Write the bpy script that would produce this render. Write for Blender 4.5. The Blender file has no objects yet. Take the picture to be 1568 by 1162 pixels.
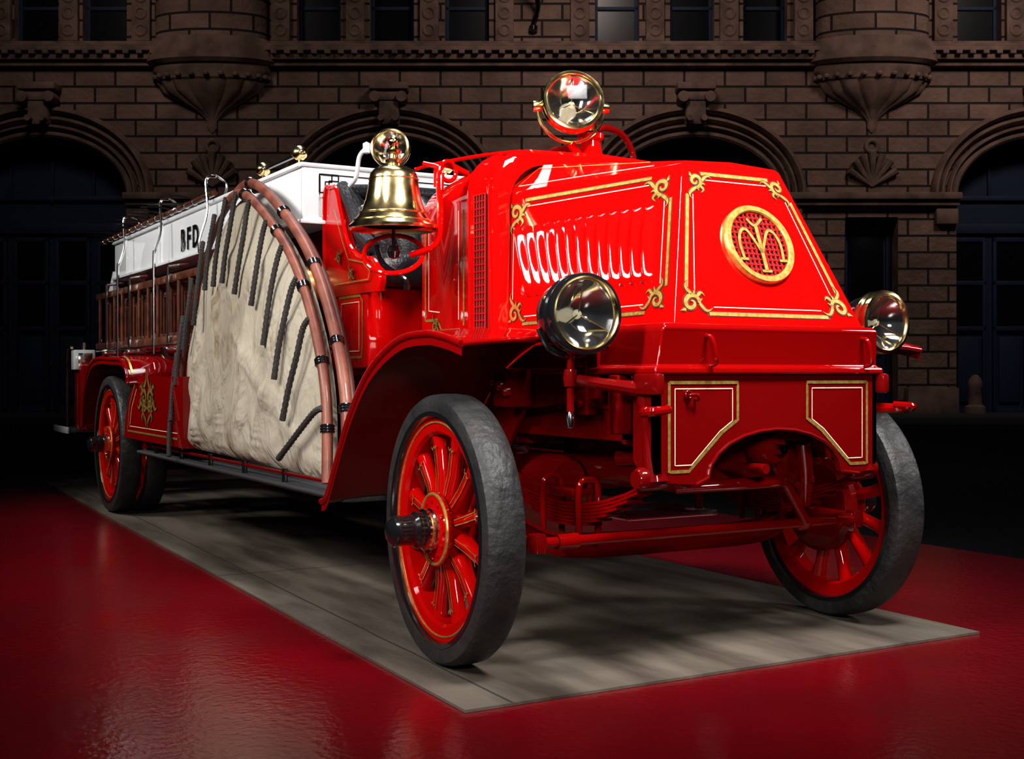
import bpy, bmesh, math, random
from mathutils import Vector, Matrix, noise
random.seed(4)
V=Vector
pi=math.pi
sc=bpy.context.scene
sc.view_settings.view_transform='Standard'

# ------------------------------------------------------------------ materials
def mk(name,col,metal=0.0,rough=0.5,coat=0.0,spec=0.5,col2=None,nscale=5.0,bump=0.0,bscale=40.0,rough2=None,contrast=(0.35,0.65),trans=0.0,stretch=None):
    m=bpy.data.materials.new(name); m.use_nodes=True
    nt=m.node_tree; b=nt.nodes['Principled BSDF']
    b.inputs['Base Color'].default_value=(*col,1); b.inputs['Metallic'].default_value=metal
    b.inputs['Roughness'].default_value=rough; b.inputs['Coat Weight'].default_value=coat
    b.inputs['Coat Roughness'].default_value=0.04
    b.inputs['Specular IOR Level'].default_value=spec
    b.inputs['Transmission Weight'].default_value=trans
    tc=nt.nodes.new('ShaderNodeTexCoord'); src=tc.outputs['Object']
    if stretch:
        mp=nt.nodes.new('ShaderNodeMapping'); mp.inputs['Scale'].default_value=stretch
        nt.links.new(src,mp.inputs['Vector']); src=mp.outputs['Vector']
    if col2 is not None or rough2 is not None:
        n=nt.nodes.new('ShaderNodeTexNoise'); n.inputs['Scale'].default_value=nscale; n.inputs['Detail'].default_value=8
        nt.links.new(src,n.inputs['Vector'])
        r=nt.nodes.new('ShaderNodeValToRGB'); r.color_ramp.elements[0].position=contrast[0]; r.color_ramp.elements[1].position=contrast[1]
        nt.links.new(n.outputs['Fac'],r.inputs['Fac'])
        if col2 is not None:
            mx=nt.nodes.new('ShaderNodeMixRGB'); mx.inputs[1].default_value=(*col,1); mx.inputs[2].default_value=(*col2,1)
            nt.links.new(r.outputs['Color'],mx.inputs[0]); nt.links.new(mx.outputs[0],b.inputs['Base Color'])
        if rough2 is not None:
            mr=nt.nodes.new('ShaderNodeMapRange'); mr.inputs['To Min'].default_value=rough; mr.inputs['To Max'].default_value=rough2
            nt.links.new(r.outputs['Color'],mr.inputs['Value']); nt.links.new(mr.outputs[0],b.inputs['Roughness'])
    if bump>0:
        n2=nt.nodes.new('ShaderNodeTexNoise'); n2.inputs['Scale'].default_value=bscale; n2.inputs['Detail'].default_value=6
        nt.links.new(tc.outputs['Object'],n2.inputs['Vector'])
        bp=nt.nodes.new('ShaderNodeBump'); bp.inputs['Strength'].default_value=bump; bp.inputs['Distance'].default_value=0.01
        nt.links.new(n2.outputs['Fac'],bp.inputs['Height']); nt.links.new(bp.outputs['Normal'],b.inputs['Normal'])
    return m
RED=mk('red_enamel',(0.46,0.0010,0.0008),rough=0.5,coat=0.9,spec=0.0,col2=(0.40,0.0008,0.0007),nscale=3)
WRED=mk('red_wheel_enamel',(0.33,0.0010,0.0008),rough=0.5,coat=0.7,spec=0.0)
GRID=mk('red_mesh_paint',(0.30,0.001,0.001),rough=0.6,spec=0.1)
REDD=mk('red_chassis_shaded',(0.105,0.0006,0.0008),rough=0.4,coat=0.45,spec=0.02,bump=0.06,bscale=40)  # dark red chassis; the apron's shade is also put into this colour
FEN=mk('red_fender_shaded',(0.165,0.0007,0.0008),rough=0.4,coat=0.8,spec=0.0)  # hood red darkened: weaker light on fenders and band put into the colour
GOLD=mk('gold_leaf',(0.80,0.52,0.13),metal=0.8,rough=0.34,col2=(0.5,0.29,0.05),nscale=60)
CREAM=mk('cream_pinstripe',(0.85,0.7,0.45),rough=0.4)
BRASS=mk('polished_brass',(0.86,0.66,0.30),metal=1,rough=0.12,rough2=0.22,nscale=12)
CHROME=mk('nickel_plate',(0.75,0.74,0.72),metal=1,rough=0.14)
BLACK=mk('black_enamel',(0.005,0.005,0.006),rough=0.15,coat=0.8)
MATB=mk('black_cavity',(0.004,0.004,0.004),rough=0.8)
RUB=mk('tyre_rubber',(0.010,0.010,0.011),rough=0.5,spec=.35,col2=(0.02,0.019,0.018),nscale=9,bump=0.9,bscale=26)
LEA=mk('black_leather',(0.01,0.01,0.012),rough=0.3,bump=0.3,bscale=90)
WHITE=mk('white_enamel',(0.78,0.80,0.82),rough=0.25,coat=0.6)
WOOD=mk('dark_varnished_wood',(0.13,0.038,0.018),rough=0.3,coat=0.6,col2=(0.05,0.016,0.008),nscale=14)
TUBE=mk('net_hoop_paint',(0.20,0.060,0.036),rough=0.5,coat=0.12,spec=.3,col2=(0.10,0.024,0.015),nscale=9)
TUBED=mk('net_hoop_dark',(0.06,0.012,0.008),rough=0.5,spec=.3)
STRAP=mk('strap_rope',(0.014,0.010,0.009),rough=0.7,bump=0.8,bscale=150)
BOARD=mk('running_board_tread',(0.035,0.037,0.04),rough=0.45,bump=0.5,bscale=160)
COPPER=mk('copper_tank',(0.62,0.27,0.1),metal=0.8,rough=0.35)
MIRR=mk('silvered_reflector',(0.9,0.9,0.92),metal=1,rough=0.10)
GLASS=mk('lamp_glass',(1,1,1),rough=0.02,trans=1.0)
GLASS.node_tree.nodes['Principled BSDF'].inputs['IOR'].default_value=1.15
BULB=mk('bulb',(0.9,0.85,0.6),rough=0.1)
BLACKL=mk('black_outline',(0.05,0.008,0.003),rough=0.4)
def canvas_mat():
    m=mk('canvas',(0.37,0.33,0.26),rough=0.9,spec=.15,col2=(0.25,0.215,0.16),nscale=1.7,bump=0.0,contrast=(0.38,0.70))
    nt=m.node_tree; b=nt.nodes['Principled BSDF']; tc=[n for n in nt.nodes if n.type=='TEX_COORD'][0]
    base=b.inputs['Base Color'].links[0].from_socket
    n=nt.nodes.new('ShaderNodeTexNoise'); n.inputs['Scale'].default_value=4.5; n.inputs['Detail'].default_value=10; n.inputs['Roughness'].default_value=.65
    mp=nt.nodes.new('ShaderNodeMapping'); mp.inputs['Scale'].default_value=(1,1,.55); nt.links.new(tc.outputs['Object'],mp.inputs[0]); nt.links.new(mp.outputs[0],n.inputs['Vector'])
    r=nt.nodes.new('ShaderNodeValToRGB'); r.color_ramp.elements[0].position=.58; r.color_ramp.elements[1].position=.67; nt.links.new(n.outputs['Fac'],r.inputs['Fac'])
    mx=nt.nodes.new('ShaderNodeMixRGB'); mx.inputs[2].default_value=(.15,.09,.045,1); nt.links.new(base,mx.inputs[1])
    ma=nt.nodes.new('ShaderNodeMath'); ma.operation='MULTIPLY'; ma.inputs[1].default_value=.75; nt.links.new(r.outputs['Color'],ma.inputs[0]); nt.links.new(ma.outputs[0],mx.inputs[0])
    nt.links.new(mx.outputs[0],b.inputs['Base Color'])
    n2=nt.nodes.new('ShaderNodeTexNoise'); n2.inputs['Scale'].default_value=3.6; n2.inputs['Detail'].default_value=3; n2.inputs['Distortion'].default_value=1.0
    mp2=nt.nodes.new('ShaderNodeMapping'); mp2.inputs['Scale'].default_value=(1.3,1,.8); mp2.inputs['Rotation'].default_value=(0,.6,0); nt.links.new(tc.outputs['Object'],mp2.inputs[0]); nt.links.new(mp2.outputs[0],n2.inputs['Vector'])
    n3=nt.nodes.new('ShaderNodeTexNoise'); n3.inputs['Scale'].default_value=55; nt.links.new(tc.outputs['Object'],n3.inputs['Vector'])
    b1=nt.nodes.new('ShaderNodeBump'); b1.inputs['Strength'].default_value=.8; b1.inputs['Distance'].default_value=.10; nt.links.new(n2.outputs['Fac'],b1.inputs['Height'])
    b2=nt.nodes.new('ShaderNodeBump'); b2.inputs['Strength'].default_value=.35; b2.inputs['Distance'].default_value=.006; nt.links.new(n3.outputs['Fac'],b2.inputs['Height'])
    nt.links.new(b1.outputs[0],b2.inputs['Normal']); nt.links.new(b2.outputs[0],b.inputs['Normal']); return m
CAN=canvas_mat()

# ------------------------------------------------------------------ geometry builder
def catmull(pts,n=8,closed=False):
    P=[V(p) for p in pts]; out=[]; N=len(P)
    rng=range(N) if closed else range(N-1)
    for i in rng:
        p1=P[i]; p2=P[(i+1)%N]
        p0=P[i-1] if (i>0 or closed) else p1*2-p2
        p3=P[(i+2)%N] if (i+2<N or closed) else p2*2-p1
        for k in range(n):
            t=k/n
            out.append(0.5*((2*p1)+(p2-p0)*t+(2*p0-5*p1+4*p2-p3)*t*t+(3*p1-p0-3*p2+p3)*t**3))
    if not closed: out.append(P[-1])
    return out
def frame(axis):
    z=V(axis).normalized(); t=V((0,0,1)) if abs(z.z)<0.9 else V((1,0,0))
    x=t.cross(z).normalized(); y=z.cross(x)
    return Matrix((x,y,z)).transposed()
class Part:
    def __init__(s,name,parent=None):
        s.name=name;s.parent=parent;s.v=[];s.f=[];s.m=[];s.mats=[]
    def add(s,vs,fs,mat):
        if mat not in s.mats: s.mats.append(mat)
        mi=s.mats.index(mat); o=len(s.v)
        s.v+= [tuple(v) for v in vs]
        for f in fs: s.f.append([i+o for i in f]); s.m.append(mi)
    def box(s,c,size,mat,bev=0.006,R=None,seg=2):
        bm=bmesh.new(); bmesh.ops.create_cube(bm,size=1)
        for v in bm.verts: v.co=V((v.co.x*size[0],v.co.y*size[1],v.co.z*size[2]))
        b=min(bev,min(size)*0.4)
        if b>0: bmesh.ops.bevel(bm,geom=bm.edges[:],offset=b,segments=seg,profile=0.5,affect='EDGES')
        bm.verts.index_update(); c=V(c)
        vs=[(R@v.co if R else v.co)+c for v in bm.verts]; fs=[[v.index for v in f.verts] for f in bm.faces]
        bm.free(); s.add(vs,fs,mat)
    def tube(s,pts,r,mat,n=10,closed=False,sp=0,cap=True):
        P=catmull(pts,sp,closed) if sp else [V(p) for p in pts]
        N=len(P); rr=r if isinstance(r,(list,tuple)) else None
        def rad(i):
            if rr is None: return r
            t=i/(N-1)*(len(rr)-1); k=min(int(t),len(rr)-2); return rr[k]+(rr[k+1]-rr[k])*(t-k)
        T=[]
        for i in range(N):
            a=P[(i-1)%N] if (closed or i>0) else P[i]; b=P[(i+1)%N] if (closed or i<N-1) else P[i]
            d=(b-a); T.append(d.normalized() if d.length>1e-9 else V((0,0,1)))
        M=frame(T[0]); x=M.col[0].copy(); vs=[]
        for i in range(N):
            x=(x-T[i]*x.dot(T[i])).normalized(); y=T[i].cross(x)
            for k in range(n):
                a=2*pi*k/n; vs.append(P[i]+(x*math.cos(a)+y*math.sin(a))*rad(i))
        fs=[]
        for i in range(N if closed else N-1):
            j=(i+1)%N
            for k in range(n):
                l=(k+1)%n; fs.append([i*n+k,i*n+l,j*n+l,j*n+k])
        if cap and not closed: fs.append(list(range(n))[::-1]); fs.append([(N-1)*n+k for k in range(n)])
        s.add(vs,fs,mat)
    def lathe(s,prof,mat,o,axis=(0,0,1),n=40,a0=0,a1=2*pi,flute=0,M=None):
        M=M or frame(axis); o=V(o); vs=[]; full=abs(a1-a0-2*pi)<1e-6; c=n if full else n+1
        for r,h in prof:
            for k in range(c):
                a=a0+(a1-a0)*k/n; q=r*(1+flute*abs(math.sin(a*8)))
                vs.append(o+M@V((q*math.cos(a),q*math.sin(a),h)))
        fs=[]
        for i in range(len(prof)-1):
            for k in range(n):
                l=(k+1)%c; fs.append([i*c+k,i*c+l,(i+1)*c+l,(i+1)*c+k])
        s.add(vs,fs,mat)
    def torus(s,o,axis,R,r,mat,n=48,m=10,sx=1,sy=1,a0=0,a1=2*pi):
        M=frame(axis); full=abs(a1-a0-2*pi)<1e-6
        k=n if full else n+1
        pts=[V(o)+M@V((R*sx*math.cos(a0+(a1-a0)*i/n),R*sy*math.sin(a0+(a1-a0)*i/n),0)) for i in range(k)]
        s.tube(pts,r,mat,n=m,closed=full)
    def prism(s,pts,vec,mat):
        vec=V(vec); n=len(pts); a=[V(p) for p in pts]; b=[p+vec for p in a]
        fs=[list(range(n)),[n+i for i in range(n)][::-1]]
        for i in range(n): j=(i+1)%n; fs.append([i,n+i,n+j,j])
        s.add(a+b,fs,mat)
    def grid(s,rows,mat,wrap=False):
        nr=len(rows); nc=len(rows[0]); vs=[p for r in rows for p in r]; fs=[]
        for i in range(nr-1):
            for k in range(nc if wrap else nc-1):
                l=(k+1)%nc; fs.append([i*nc+k,i*nc+l,(i+1)*nc+l,(i+1)*nc+k])
        s.add(vs,fs,mat)
    def ribbon(s,pts,nrm,w,mat,off=0.002,closed=False):
        P=[V(p) for p in pts]; N=len(P); vs=[]
        for i in range(N):
            a=P[(i-1)%N] if (closed or i>0) else P[i]; b=P[(i+1)%N] if (closed or i<N-1) else P[i]
            t=(b-a).normalized(); n=nrm[i] if isinstance(nrm,list) else V(nrm)
            c=n.cross(t).normalized(); ww=w(i/(N-1)) if callable(w) else w
            vs+= [P[i]+n*off+c*ww/2, P[i]+n*off-c*ww/2]
        fs=[[2*i,2*i+1,2*((i+1)%N)+1,2*((i+1)%N)] for i in range(N if closed else N-1)]
        s.add(vs,fs,mat)
    def done(s,smooth=True,merge=1e-5,ang=35,bevel=0,solid=0):
        me=bpy.data.meshes.new(s.name); me.from_pydata(s.v,[],s.f)
        for m in s.mats: me.materials.append(m)
        for i,p in enumerate(me.polygons): p.material_index=s.m[i]; p.use_smooth=smooth
        bm=bmesh.new(); bm.from_mesh(me)
        if merge: bmesh.ops.remove_doubles(bm,verts=bm.verts[:],dist=merge)
        bmesh.ops.recalc_face_normals(bm,faces=bm.faces[:])
        bm.to_mesh(me); bm.free()
        if smooth: me.set_sharp_from_angle(angle=math.radians(ang))
        o=bpy.data.objects.new(s.name,me); sc.collection.objects.link(o)
        if s.parent: o.parent=s.parent
        if solid:
            md=o.modifiers.new('solid','SOLIDIFY'); md.thickness=solid
        if bevel:
            md=o.modifiers.new('bev','BEVEL'); md.width=bevel; md.segments=3; md.limit_method='ANGLE'; md.angle_limit=math.radians(25)
        return o
def empty(name,loc=(0,0,0),rz=0):
    e=bpy.data.objects.new(name,None); sc.collection.objects.link(e); e.location=loc; e.rotation_euler=(0,0,rz); return e
def mir(p): return V((p[0],-p[1],p[2]))

truck=empty('fire_truck')

# ------------------------------------------------------------------ patches (hood panels)
class Patch:
    def __init__(s,A,B,C,D): s.A,s.B,s.C,s.D=map(V,(A,B,C,D))
    def p(s,u,v): return (s.A*(1-u)+s.B*u)*(1-v)+(s.D*(1-u)+s.C*u)*v
    def n(s,u,v):
        du=(s.B-s.A)*(1-v)+(s.C-s.D)*v; dv=(s.D-s.A)*(1-u)+(s.C-s.B)*u
        return du.cross(dv).normalized()
    def L(s,u,v):
        du=(s.B-s.A)*(1-v)+(s.C-s.D)*v; dv=(s.D-s.A)*(1-u)+(s.C-s.B)*u
        return du.length,dv.length
    def rows(s,nu=12,nv=10): return [[s.p(i/nu,j/nv) for i in range(nu+1)] for j in range(nv+1)]
    def line(s,part,uv,w,mat,off=0.0025,sub=8,curve=False):
        pts=[];nr=[]
        if curve:
            cc=catmull([V((a,b,0)) for a,b in uv],8); uv=[(c.x,c.y) for c in cc]; sub=1
        for i in range(len(uv)-1):
            for k in range(sub+(1 if i==len(uv)-2 else 0)):
                t=k/sub; u=uv[i][0]+(uv[i+1][0]-uv[i][0])*t; v=uv[i][1]+(uv[i+1][1]-uv[i][1])*t
                pts.append(s.p(u,v)); nr.append(s.n(u,v))
        part.ribbon(pts,nr,w,mat,off)
    def scroll(s,part,u,v,size,rot=0,flip=1,off=0.004):
        Lu,Lv=s.L(u,v); 
        def m(x,y):
            x*=flip; c,si=math.cos(rot),math.sin(rot); X=(x*c-y*si)*size; Y=(x*si+y*c)*size
            return u+X/Lu, v+Y/Lv
        def stroke(fn,n,w0,w1):
            uv=[m(*fn(i/n)) for i in range(n+1)]
            pts=[s.p(*q) for q in uv]; nr=[s.n(*q) for q in uv]
            f=lambda t:(w0+(w1-w0)*t)*size*(0.35+1.3*math.sin(pi*min(1,t*1.0+0.05))**0.5*0.6)
            part.ribbon(pts,nr,lambda t:f(t)*1.5+0.003,BLACKL,off-0.0014); part.ribbon(pts,nr,f,GOLD,off)
        def sp(t): a=t*2.6*pi; r=0.55*(1-0.8*t); return (-0.1+r*math.cos(a),-0.1+r*math.sin(a))
        stroke(sp,36,0.26,0.14)
        stroke(lambda t:(0.45+0.85*t,-0.1-0.45*math.sin(t*pi*0.8)),14,0.24,0.03)
        stroke(lambda t:(-0.1-0.45*math.sin(t*pi*0.8),0.45+0.85*t),14,0.24,0.03)
        stroke(lambda t:(0.3+0.5*t,0.35+0.2*math.sin(t*pi)),10,0.22,0.02)
        stroke(lambda t:(0.35+0.3*t,0.05+0.15*t*t),10,0.18,0.02)
        stroke(lambda t:(0.05+0.1*t*t,0.4+0.35*t),10,0.18,0.02)
        stroke(lambda t:(-0.45-0.35*t,-0.5-0.1*t*t),10,0.2,0.02)

hx=0.53
A=(-.545,-.46,1.133);B=(hx,-.42,1.148);C=(.313,-.222,1.716);D=(-.545,-.452,1.70)
SIDE=Patch(A,B,C,D)
SIDL=Patch(mir(B),mir(A),mir(D),mir(C))
FRONT=Patch(B,mir(B),mir(C),C)
E=(-.545,-.30,1.83);Fp=(.305,-.20,1.728)
SH=Patch(D,C,Fp,E); SHL=Patch(mir(C),mir(D),mir(E),mir(Fp))
TOPM=(-.545,0,1.85);TOPF=(.305,0,1.738)
T1=Patch(E,Fp,TOPF,TOPM);T2=Patch(TOPM,TOPF,mir(Fp),mir(E))
h=Part('hood',truck)
for P in (SIDE,SIDL,FRONT,SH,SHL,T1,T2): h.grid(P.rows(),RED)
h.add([C,mir(C),mir(Fp),TOPF,Fp],[[0,1,2,3,4]],RED)
h.done(ang=14,bevel=0.010,merge=1e-4)
# louvres: steep rear edge, long flap sloping forward
lv=Part('hood_louvres',truck)
N=13
LP=[(0,0),(.04,.35),(.09,.75),(.16,.97),(.24,1.0),(.36,.90),(.50,.72),(.65,.50),(.80,.28),(.92,.10),(1,0)]
for i in range(N):
    ub=0.20+0.66*i/(N-1); ut=0.10+0.76*i/(N-1)
    rows=[]
    for j in range(17):
        t=j/16; v=0.25+0.50*t; u0=ub+(ut-ub)*t
        prof=math.sin(pi*t)**0.25 if 0<j<16 else 0
        rows.append([SIDE.p(u0+(q-0.5)*0.050,v)+SIDE.n(u0,v)*(b_*0.026*prof-0.001) for q,b_ in LP])
    lv.grid(rows,RED)
    lv.tube([SIDE.p(ub-.027,.26)+SIDE.n(.5,.5)*.001,SIDE.p(ut-.027,.74)+SIDE.n(.5,.5)*.001],.0035,MATB,n=6)  # black strip paints the shadow between the louvres
lv.done(ang=60)
st=Part('hood_gold_striping',truck)
def border(P,u0,v0,u1,v1,w,cu,cv,mat,off=.0025):
    P.line(st,[(u0+cu,v0),(u1-cu,v0)],w,mat,off); P.line(st,[(u0+cu,v1),(u1-cu,v1)],w,mat,off)
    P.line(st,[(u0,v0+cv),(u0,v1-cv)],w,mat,off); P.line(st,[(u1,v0+cv),(u1,v1-cv)],w,mat,off)
for P,a in ((SIDE,(0.045,0.075,0.955,0.93)),(FRONT,(0.055,0.06,0.945,0.94))):
    border(P,*a,0.018,0.11,0.15,BLACKL,.0015)
border(SIDE,0.045,0.075,0.955,0.93,0.012,0.1,0.15,GOLD)
border(SIDE,0.075,0.125,0.925,0.885,0.003,0.08,0.12,CREAM)
for (u,v,f) in ((0.095,0.155,1),(0.905,0.155,-1),(0.905,0.85,-1),(0.095,0.84,1)):
    top=v>0.5
    SIDE.scroll(st,u,v,0.062,rot=(0 if not top else (-pi/2 if f==1 else pi/2)),flip=f)
border(FRONT,0.055,0.06,0.945,0.94,0.013,0.12,0.14,GOLD)
border(FRONT,0.10,0.10,0.90,0.90,0.003,0.1,0.1,CREAM)
for (u,v,f) in ((0.09,0.13,1),(0.91,0.13,-1),(0.87,0.88,-1),(0.13,0.88,1)):
    top=v>0.5
    FRONT.scroll(st,u,v,0.062 if not top else 0.052,rot=(0 if not top else (-pi/2 if f==1 else pi/2)),flip=f)
SH.line(st,[(0.06,0.2),(0.85,0.3)],0.004,CREAM); SH.line(st,[(0.06,0.2),(0.06,0.85),(0.8,0.85)],0.004,GOLD)
st.done(smooth=False,merge=0)
em=Part('radiator_emblem',truck)
ec=FRONT.p(0.54,0.5); en=FRONT.n(0.5,0.5)
eu=(FRONT.p(0.6,0.5)-FRONT.p(0.4,0.5)).normalized(); ev=en.cross(eu).normalized()
EM=Matrix((eu,ev,en)).transposed()
def ep(x,y,z=0): return ec+EM@V((x,y,z))
em.lathe([(0.0,0.004),(0.128,0.004)],MATB,ec,M=EM,n=48)
em.lathe([(0.124,0.003),(0.124,0.016),(0.128,0.02),(0.146,0.02),(0.150,0.014),(0.150,0.0)],GOLD,ec,M=EM,n=64)
for k in range(-6,7):
    for sgn in (1,-1):
        d=k*0.020; L=math.sqrt(max(0,0.127**2-d*d))
        c,s_=(1,0) if sgn==1 else (0,1)
        em.tube([ep(-L*c-d*s_,-L*s_+d*c,0.008),ep(L*c-d*s_,L*s_+d*c,0.008)],0.0045,GRID,n=6)
def stroke(pts,w=0.02):
    P=catmull([V((x,y,0)) for x,y in pts],8); em.ribbon([ep(p.x,p.y,0.016) for p in P],en,w,GOLD,0.0)
    em.ribbon([ep(p.x,p.y,0.0145) for p in P],en,w+0.004,BLACKL,0.0)
stroke([(0,0.07),(0.0,0.0),(0,-0.105)],0.015)
stroke([(-0.088,-0.06),(-0.092,0.0),(-0.075,0.045),(-0.048,0.052),(-0.022,0.01),(0,-0.035)],0.011)
stroke([(0.088,-0.06),(0.092,0.0),(0.075,0.045),(0.048,0.052),(0.022,0.01),(0,-0.035)],0.011)
stroke([(-0.035,0.095),(-0.005,0.07),(0.035,0.10)],0.010); stroke([(-.105,-.062),(-.070,-.062)],.009); stroke([(.105,-.062),(.070,-.062)],.009); stroke([(-.022,-.105),(.022,-.105)],.009)
em.done(merge=0)

# lower hood band + front apron
bd=Part('radiator_base_band',truck)
def ring(y,z,xf,xr): return [V((xr,-y,z)),V((xf,-y,z)),V((xf,y,z)),V((xr,y,z))]
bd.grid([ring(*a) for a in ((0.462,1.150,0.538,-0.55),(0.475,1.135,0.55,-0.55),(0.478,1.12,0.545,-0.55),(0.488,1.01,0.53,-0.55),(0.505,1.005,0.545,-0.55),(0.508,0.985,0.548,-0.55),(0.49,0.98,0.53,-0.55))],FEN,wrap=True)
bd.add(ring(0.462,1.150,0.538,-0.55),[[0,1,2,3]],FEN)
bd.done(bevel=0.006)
ap=Part('front_apron',truck)
pts=[(-0.49,0.985),(-0.49,0.66),(-0.45,0.63),(-0.33,0.62)]
for i in range(13):
    a=pi-pi*i/12; pts.append((0.30*math.cos(a)+0.02,0.64+0.155*math.sin(a)))
pts+=[(0.40,0.63),(0.47,0.645),(0.49,0.67),(0.49,0.985)]
ap.prism([(0.50,y,z) for y,z in pts],(0.028,0,0),REDD)
ap.prism([(0.40,-.49,0.985),(0.528,-.49,0.985),(0.528,-.49,0.66),(0.45,-.49,0.64),(0.40,-.49,0.7)],(0,0.02,0),REDD)
ap.prism([(0.40,.47,0.985),(0.528,.47,0.985),(0.528,.47,0.66),(0.45,.47,0.64),(0.40,.47,0.7)],(0,0.02,0),REDD)
rim=[(0.531,y,z) for y,z in pts[3:-3]]
ap.tube(rim,0.006,REDD,n=8)
APF=Patch((0.529,-.49,0.60),(0.529,.49,0.60),(0.529,.49,1.0),(0.529,-.49,1.0))
def yz(y,z): return ((y+.49)/.98,(z-.6)/.4)
for sg in (-1,1):
    q=[(sg*-y,z) for y,z in ((0.44,0.955),(0.155,0.955),(0.155,0.83),(0.22,0.79),(0.36,0.665),(0.44,0.665))]
    q=[(-a,b) for a,b in q]
    uv=[yz(*a) for a in q]; uv.append(uv[0]); APF.line(ap,uv,0.011,GOLD,off=0.002)
    cy=sum(a[0] for a in q)/6; cz=sum(a[1] for a in q)/6
    q2=[(cy+(a-cy)*0.84,cz+(b-cz)*0.86) for a,b in q]; uv=[yz(*a) for a in q2]; uv.append(uv[0]); APF.line(ap,uv,0.003,CREAM,off=0.002)
ap.done(ang=30,merge=0)
hd=Part('front_grab_handles',truck)
for y in (-0.30,0.40):
    hd.tube([(0.545,y,1.11),(0.575,y,1.10),(0.580,y+0.01,1.06),(0.572,y+0.02,1.02),(0.54,y+0.02,1.01)],0.007,FEN,sp=5)
hd.tube([(0.53,-0.37,0.91),(0.55,-0.365,0.915),(0.555,-0.345,0.915),(0.55,-0.335,0.90),(0.53,-0.335,0.90)],0.005,REDD,sp=4)
hd.torus((0.535,-0.365,0.915),(1,0,0),0.012,0.004,REDD)
hd.done()

# ------------------------------------------------------------------ radiator cowl / scuttle
cw=Part('scuttle_cowl',truck)
def sect(X,w,zt,r=0.17,zb=1.10):
    pts=[V((X,-w,zb))]
    for i in range(9):
        a=pi-(pi/2)*i/8*1.0; pts.append(V((X,-w+r+r*math.cos(a),zt-r+r*math.sin(a))))
    pts.append(V((X,0,zt+0.012)))
    return pts+[mir(p) for p in pts[::-1][1:]]
S=[sect(-.49,.455,1.82),sect(-.49,.505,1.865),sect(-.505,.522,1.88),sect(-.54,.524,1.882),sect(-.56,.515,1.875),sect(-.66,.52,1.88),sect(-.68,.528,1.888),sect(-.71,.528,1.888),sect(-.73,.515,1.87),sect(-.95,.515,1.845),sect(-1.16,.515,1.82),sect(-1.18,.505,1.81),sect(-1.18,.44,1.74)]
cw.grid(S,RED); cw.done(ang=35)
cb=Part('scuttle_bulkhead',truck)
cb.prism(sect(-1.15,.50,1.80),(0.02,0,0),MATB); cb.prism(sect(-.55,.50,1.86),(0.02,0,0),REDD)
cb.done()
rg=Part('radiator_side_grille',truck)
for sg in (-1,1):
    y=sg*0.5225
    rg.box((-.607,y-sg*0.003,1.42),(0.095,0.004,0.56),MATB,bev=0)
    for k in range(5): rg.tube([(-.652+0.0225*k,y+sg*.003,1.14),(-.652+0.0225*k,y+sg*.003,1.70)],0.0035,GRID,n=6)
    for k in range(21): rg.tube([(-.655,y+sg*.003,1.14+0.028*k),(-.56,y+sg*.003,1.14+0.028*k)],0.0035,GRID,n=6)
rg.done()
CS=Patch((-1.15,-.516,1.13),(-.73,-.516,1.13),(-.73,-.516,1.66),(-1.15,-.516,1.66))
cs=Part('scuttle_gold_striping',truck)
CS.line(cs,[(0.93,0.1),(0.93,1.0)],0.014,GOLD); CS.line(cs,[(0.07,1.0),(0.07,0.16),(0.35,0.16),(0.45,0.07),(0.85,0.07)],0.012,GOLD)
CS.line(cs,[(0.82,0.15),(0.82,1.0)],0.004,CREAM); CS.line(cs,[(0.15,1.0),(0.15,0.24),(0.4,0.22)],0.004,CREAM)
CS.scroll(cs,0.3,0.11,0.04)
cs.done(smooth=False,merge=0)
cab=Part('cab_body',truck)
cab.box((-.83,0,1.06),(0.75,1.02,0.16),RED,0.02)
cab.box((-1.35,0,1.0),(1.5,1.16,0.05),REDD)
cab.box((-1.80,0,1.20),(0.50,1.22,0.38),RED,0.015)
cab.box((-2.0,0,1.45),(0.10,1.22,0.6),RED,0.02)
for y in (-.62,.60):
    arm=[(-1.40,1.36),(-1.38,1.43),(-1.44,1.50),(-1.60,1.53),(-1.74,1.60),(-1.84,1.76),(-1.90,1.88),(-1.98,1.90),(-2.06,1.86),(-2.06,1.36)]
    ac=catmull([V((a,y,b)) for a,b in arm],5)
    cab.prism(ac,(0,0.03,0),RED); cab.tube(ac,0.012,RED,n=8)
cab.box((-1.30,-.52,0.90),(0.10,0.06,0.5),REDD); 
cab.box((-1.6,-.50,.80),(1.2,0.04,0.42),REDD)
cab.done()
RB=Patch((-2.02,-.614,1.02),(-1.56,-.614,1.02),(-1.56,-.614,1.38),(-2.02,-.614,1.38))
cg=Part('seat_riser_striping',truck)
RB.line(cg,[(0.3,0.12),(0.9,0.12),(0.93,0.3),(0.93,0.85),(0.86,0.92),(0.3,0.92)],0.012,GOLD)
RB.line(cg,[(0.36,0.2),(0.84,0.2),(0.84,0.84),(0.36,0.84),(0.36,0.2)],0.004,CREAM)
AR=Patch((-2.02,-.634,1.38),(-1.42,-.634,1.38),(-1.42,-.634,1.75),(-2.02,-.634,1.75))
AR.line(cg,[(0.2,0.1),(0.9,0.1),(0.93,0.2),(0.8,0.32),(0.5,0.4),(0.38,0.65),(0.2,1.1)],0.007,GOLD)
AR.scroll(cg,0.55,0.2,0.04); AR.scroll(cg,0.3,0.45,0.04,rot=1.2)
cg.done(smooth=False,merge=0)
se=Part('seat_upholstery',truck)
se.box((-1.68,0,1.47),(0.50,1.14,0.16),LEA,0.06,seg=4)
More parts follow.
